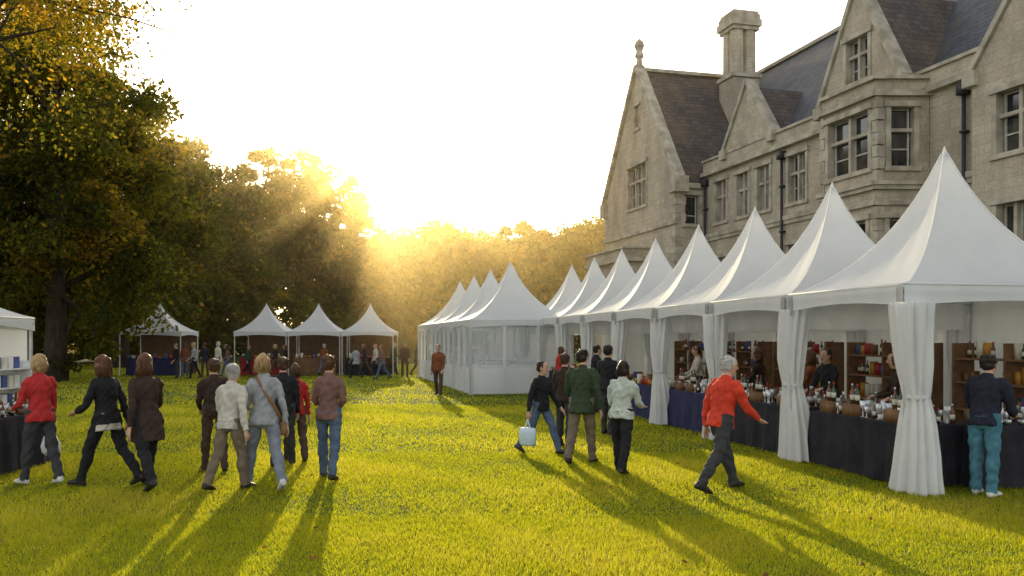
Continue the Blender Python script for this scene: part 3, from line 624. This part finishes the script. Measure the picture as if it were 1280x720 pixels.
# ------------------------------------------------------------ tents
def canopy(mb,w,d,eave,peak,val,pw=1.6,arch=.08,n=16,m=14):
    cs=[(-w/2,-d/2),(w/2,-d/2),(w/2,d/2),(-w/2,d/2)]
    prof=lambda q: .72*q**pw+.28*q**4.5
    for k in range(4):
        c0=cs[k];c1=cs[(k+1)%4];vs=[];fs=[]
        for i in range(n+1):
            q=i/n; r=1-q*.985
            for j in range(m+1):
                u=j/m; x=(c0[0]*(1-u)+c1[0]*u); y=(c0[1]*(1-u)+c1[1]*u)
                sag=math.sin(math.pi*u)
                z=eave+(peak-eave)*prof(q)-.11*sag*math.sin(math.pi*q)*(1-q*.5)+.007*math.sin(u*25+q*9)*(1-q)*q*4
                vs.append((x*r,y*r,z))
        for i in range(n):
            for j in range(m): a=i*(m+1)+j; fs.append((a,a+1,a+m+2,a+m+1))
        mb.add(vs,fs,0)
        vs=[];fs=[]
        nx=(c1[1]-c0[1]); ny=-(c1[0]-c0[0]); l=math.hypot(nx,ny); nx/=l;ny/=l
        for j in range(m*2+1):
            u=j/(m*2); x=(c0[0]*(1-u)+c1[0]*u); y=(c0[1]*(1-u)+c1[1]*u); wv=.012*math.sin(u*40+k)
            a=arch*math.sin(math.pi*u)**.8
            vs.append((x,y,eave)); vs.append((x+nx*wv,y+ny*wv,eave-val+a))
        for j in range(m*2): fs.append((2*j,2*j+2,2*j+3,2*j+1))
        mb.add(vs,fs,0)
        hp=[Vector((c0[0]*(1-q/12*.985),c0[1]*(1-q/12*.985),eave+(peak-eave)*prof(q/12)+.004)) for q in range(13)]
        mb.loft(hp,[.012]*13,n=5,mi=0)
        mb.loft([(c0[0],c0[1],eave),(c1[0],c1[1],eave)],[.014,.014],n=5,mi=0)
    mb.loft([(0,0,peak-.1),(0,0,peak+.02),(0,0,peak+.1)],[.045,.03,.004],n=8,mi=0)
def frame(mb,w,d,eave,r=.03,mi=1):
    for sx in(-1,1):
        for sy in(-1,1):
            x=sx*(w/2-.04);y=sy*(d/2-.04)
            mb.loft([(x,y,0),(x,y,eave-.02)],[r,r],n=8,mi=mi); mb.box(x-.08,x+.08,y-.08,y+.08,.0,.015,mi)
    for sx in(-1,1): mb.beam((sx*(w/2-.04),-d/2,eave-.07),(sx*(w/2-.04),d/2,eave-.07),.05,.05,mi=mi)
    for sy in(-1,1): mb.beam((-w/2,sy*(d/2-.04),eave-.075),(w/2,sy*(d/2-.04),eave-.075),.05,.045,mi=mi)
def drape(mb,x,y,h,mi=0,s=1,seed=0):
    zs=[.015,.15,.45,.8,1.02,1.12,1.22,1.5,1.85,h]
    a=[.33,.31,.28,.23,.19,.165,.19,.24,.28,.31]; b=[.21,.2,.18,.15,.12,.11,.12,.15,.16,.17]
    vs=[];fs=[];n=80;rs=random.Random(seed)
    p1=rs.random()*6;p2=rs.random()*6
    for i,z in enumerate(zs):
        for j in range(n):
            th=2*math.pi*j/n
            q=1+.15*math.sin(11*th+p1+.35*math.sin(z*3+p2))+.08*math.sin(17*th+p2+z)+.06*math.sin(5*th+z*2)
            vs.append((x+b[i]*s*q*math.cos(th)+.03*math.sin(z*2.5+p1),y+a[i]*s*q*math.sin(th)+.03*math.sin(z*2+p2),z+(.01*math.sin(6*th) if i==0 else 0)))
    for i in range(len(zs)-1):
        for j in range(n): j2=(j+1)%n; fs.append((i*n+j,i*n+j2,(i+1)*n+j2,(i+1)*n+j))
    mb.add(vs,fs,mi)
    o=(.03*math.sin(1.12*2.5+p1),.03*math.sin(1.12*2+p2))
    mb.loft([(x+o[0],y+o[1],1.09),(x+o[0],y+o[1],1.15)],[(.125*s,.18*s),(.125*s,.18*s)],n=20,mi=mi)
def sheet(mb,x0,y0,x1,y1,z0,z1,mi=0,amp=.03,fr=9,n=60):
    vs=[];fs=[];L=math.hypot(x1-x0,y1-y0);nx=-(y1-y0)/L;ny=(x1-x0)/L
    for j in range(n+1):
        u=j/n; a=amp*(math.sin(u*L*fr)+.5*math.sin(u*L*fr*2.3+1))
        x=x0+(x1-x0)*u;y=y0+(y1-y0)*u
        vs.append((x+nx*a*1.2,y+ny*a*1.2,z0));vs.append((x+nx*a*.4,y+ny*a*.4,z1))
    for j in range(n): fs.append((2*j,2*j+2,2*j+3,2*j+1))
    mb.add(vs,fs,mi)
for k in range(8):
    c=P0+tdir*(2.8*k+1.4)+pdir*1.6
    e=empty('marquee_tent',c,RA)
    mb=MB(); canopy(mb,3.16,2.76,2.47,4.36,.27,pw=1.5)
    sheet(mb,1.5,-1.34,1.5,1.34,.03,2.4,0,.02,8)
    mb.build('canopy_and_back_wall',[m_fab],e,True)
    f=MB(); frame(f,3.16,2.76,2.45,mi=0)
    for sy in(-1,1): f.box(-1.61,-1.585,sy*1.3-.05,sy*1.3+.05,2.16,2.44,0)
    f.build('frame',[m_alu],e)
    dr=MB(); drape(dr,-1.45,-1.38,2.25,seed=k,s=1 if k<7 else .9)
    if k==7: drape(dr,-1.45,1.38,2.25,seed=k+30)
    drape(dr,1.4,-1.3,2.2,seed=k+50,s=.7)
    sheet(dr,-1.3,1.3,1.3,1.3,1.95,2.35,0,.03,14)
    dr.build('gathered_curtains',[m_drape],e,True)
for k in range(4):
    c=Vector((-.05,30.3,0))+Vector((-.225,.974,0))*3.45*k
    e=empty('marquee_tent',c,math.radians(13))
    mb=MB(); canopy(mb,3.5,3.4,2.42,4.38,.26,pw=1.4); mb.build('canopy',[m_fab],e,True)
    f=MB(); frame(f,3.5,3.4,2.4,mi=0,r=.035)
    wv=MB()
    for (a,b) in(((-1.7,-1.66),(1.7,-1.66)),((-1.7,1.66),(-1.7,-1.66))):
        sheet(wv,a[0],a[1],b[0],b[1],.85,2.2,0,.008,3)
    sheet(wv,1.7,-1.66,1.7,1.66,.02,2.35,1,.01,4)
    for (a,b) in(((-1.7,-1.66),(1.7,-1.66)),((-1.7,1.66),(-1.7,-1.66))):
        sheet(wv,a[0],a[1]-.01,b[0],b[1]-.01,.02,.85,1,.012,5)
        for t in (0,.33,.66,1.0):
            x=a[0]+(b[0]-a[0])*t;y=a[1]+(b[1]-a[1])*t; wv.box(x-.05,x+.05,y-.03,y+.03,.02,2.35,1)
    f.build('frame',[m_alu],e); wv.build('side_walls',[m_vinyl,m_fab],e)
far=[(-17.6,44.,3.0),(-12.35,44.3,2.6),(-9.75,44.4,2.6),(-7.15,44.5,2.6)]
m_bd=M('brown_backdrop',(.12,.07,.04),transl=.2)
for i,(x,y,wd) in enumerate(far):
    e=empty('market_tent',(x,y,0),math.radians(3))
    mb=MB(); canopy(mb,wd-.04,2.8,2.15,3.5,.24,pw=1.3); sheet(mb,-wd/2+.1,1.3,wd/2-.1,1.3,.02,2.1,1,.02,6); mb.build('canopy_and_back_wall',[m_fab,m_bd],e,True)
    f=MB(); frame(f,wd-.04,2.8,2.15,mi=0); f.build('frame',[m_alu],e)
e=empty('market_tent',(-9.15,12.7,0),0)
mb=MB(); canopy(mb,3.0,2.8,2.14,3.4,.2,pw=1.3); mb.build('canopy',[m_fab],e,True)
f=MB(); frame(f,3.0,2.8,2.12,mi=0); f.build('frame',[m_alu],e)
mb=MB(); sheet(mb,-1.4,1.36,1.4,1.36,.02,2.1,0,.015,7); mb.build('back_wall',[m_fab],e,True)

# ------------------------------------------------------------ stall tables with goods
GM=[M('bottle_green',(.02,.05,.02),rough=.15,spec=.6),M('bottle_amber',(.15,.05,.01),rough=.15,spec=.6),M('label_cream',(.7,.66,.55)),M('foil_red',(.4,.03,.03),rough=.4),
    m_white,m_wood,M('jar_honey',(.5,.25,.04),rough=.2),M('cloth_blue',(.08,.12,.3)),M('pewter',(.5,.5,.52),rough=.25,metal=.8),M('produce_green',(.1,.2,.03)),M('glass_silver',(.75,.78,.8),rough=.1,metal=.3)]
def bottle(mb,x,y,z,s,mi,cap):
    mb.loft([(x,y,z),(x,y,z+.19*s),(x,y,z+.225*s),(x,y,z+.30*s)],[.037*s,.037*s,.015*s,.013*s],n=8,mi=mi)
    mb.loft([(x,y,z+.06*s),(x,y,z+.14*s)],[.0385*s,.0385*s],n=8,mi=2); mb.loft([(x,y,z+.26*s),(x,y,z+.31*s)],[.0155*s,.0155*s],n=6,mi=cap)
def goblet(mb,x,y,z,s):
    mb.loft([(x,y,z),(x,y,z+.006),(x,y,z+.08*s),(x,y,z+.11*s),(x,y,z+.18*s)],[.034*s,.008*s,.006*s,.032*s,.036*s],n=8,mi=10)
def table(name,loc,rz,L,D,h=.76,cloth=None,kind=0,seed=0):
    e=empty(name,loc,rz); rs=random.Random(seed)
    t=MB(); n=60
    per=[]
    for j in range(n):
        u=j/n*4; k=int(u); v=u-k
        q=[(-L/2+L*v,-D/2),(L/2,-D/2+D*v),(L/2-L*v,D/2),(-L/2,D/2-D*v)][k]; per.append(q)
    vs=[]
    for (z,o) in((h,0),(h-.01,.008),(h*.5,.03),(.02,.05)):
        for j,(x,y) in enumerate(per):
            a=o*(1+.6*math.sin(j*1.9+seed)); vs.append((x+(a if abs(x)>L/2-.01 else 0)*(1 if x>0 else -1),y+(a if abs(y)>D/2-.01 else 0)*(1 if y>0 else -1),z))
    fs=[tuple(range(n))]+[(i*n+j,i*n+(j+1)%n,(i+1)*n+(j+1)%n,(i+1)*n+j) for i in range(3) for j in range(n)]
    t.add(vs,fs,0); t.build('tablecloth',[cloth or m_black],e)
    g=MB(); nx=int(L/.12)
    for i in range(nx):
        for jj in range(max(2,int(D/.18))):
            if rs.random()<.12: continue
            x=-L/2+.08+i*(L-.16)/max(1,nx-1)+rs.uniform(-.025,.025); y=-D/2+.08+jj*.18+rs.uniform(-.035,.035)
            r=rs.random()
            if kind==0:
                if r<.38: bottle(g,x,y,h,rs.uniform(.6,1.0),rs.choice([0,1]),rs.choice([3,8,4]))
                elif r<.78: goblet(g,x,y,h,rs.uniform(.8,1.2))
                elif r<.9: g.box(x-.05,x+.05,y-.03,y-.02,h,h+rs.uniform(.08,.16),4)
                else: g.loft([(x,y,h),(x,y,h+.03),(x,y,h+.07)],[.03,.055,.06],n=10,mi=rs.choice([4,5,8]))
            elif kind==1:
                if r<.4: g.loft([(x,y,h),(x,y,h+.09),(x,y,h+.1),(x,y,h+.12)],[.038,.038,.033,.033],n=8,mi=rs.choice([6,3,9]))
                elif r<.7: g.ball((x,y,h+.05),.05,rs.choice([9,3,6]),8,5)
                else: g.box(x-.06,x+.06,y-.05,y+.05,h,h+rs.uniform(.08,.25),rs.choice([5,2,7,3]))
            else:
                if r<.5: goblet(g,x,y,h,rs.uniform(1,1.3))
                else: g.loft([(x,y,h),(x,y,h+.04),(x,y,h+.1)],[.03,.06,.07],n=8,mi=4)
    if kind==0 and L>1.8:
        for sgn in(-.32,.1,.36):
            g.box(L*sgn-.14,L*sgn+.14,D/2-.24,D/2-.03,h,h+.16,5); bottle(g,L*sgn-.06,D/2-.14,h+.16,.9,0,3); bottle(g,L*sgn+.06,D/2-.14,h+.16,.9,1,8)
    g.build('goods',GM,e,True)
    return e
for k in range(7):
    c=P0+tdir*(2.8*k+1.4)+pdir*(.62)
    table('stall_table',c,RA+math.pi/2,2.25,.75,cloth=[m_black,m_black,m_navy,m_navy,m_black,m_navy,m_black][k],kind=0 if k<3 else 1,seed=k)
    if k<5:
        c=P0+tdir*(2.8*k+1.4)+pdir*(2.72)
        e=empty('display_shelves',c,RA+math.pi/2); s=MB(); L=2.1
        for x in(-L/2,0,L/2): s.box(x-.02,x+.02,-.18,.18,0,1.75,0)
        for q,z in enumerate((.3,.75,1.15,1.5)):
            s.box(-L/2+.02,-.02,-.17,.17,z,z+.03,0); s.box(.02,L/2-.02,-.17,.17,z,z+.03,0)
        s.build('shelf_unit',[m_wood],e); gg=MB(); rs=random.Random(k)
        for z in(.78,1.18,1.53):
            for i in range(14):
                x=-L/2+.1+i*.146
                if abs(x)<.06 or rs.random()<.15: continue
                if rs.random()<.6: bottle(gg,x,rs.uniform(-.06,.1),z,rs.uniform(.7,.9),rs.choice([0,1]),3)
                else: gg.box(x-.05,x+.05,-.05,.05,z,z+rs.uniform(.1,.25),rs.choice([2,5,7,3,6]))
        gg.build('goods',GM,e,True)
c=P0+tdir*(.25)+pdir*(1.95); table('stall_table',c,RA,1.9,.6,cloth=m_black,kind=0,seed=77)
for k in range(4):
    c=Vector((-.05,30.3,0))+Vector((-.225,.974,0))*3.45*k
    table('display_table',c+Vector((0,-.7,0)),math.radians(13),2.4,.8,h=.95,cloth=m_white,kind=2,seed=k+40)
cls=[m_navy,M('red_tablecloth',(.3,.03,.03)),M('brown_tablecloth',(.15,.08,.04)),m_black]
for i,(x,y,wd) in enumerate(far):
    table('stall_table',(x,y-.7,0),0,wd*.8,.7,h=.85,cloth=cls[i],kind=1,seed=i+60)
table('stall_table',(-7.15,11.95,0),math.pi/2,1.7,.8,cloth=m_black,kind=0,seed=90)
r=MB()
for i in range(3):
    r.box(-7.45,-6.95,11.2,12.7,.86+i*.26,.875+i*.26,0)
    for j in range(9):
        r.box(-7.3+i*.05,-7.05,11.25+j*.155,11.36+j*.155,.876+i*.26,1.04+i*.26,1+(i+j)%3)
for yy in(11.19,12.7): r.box(-7.46,-6.94,yy,yy+.02,.77,1.5,0)
r.build('display_rack',[m_white,m_white,GM[7],GM[2]])
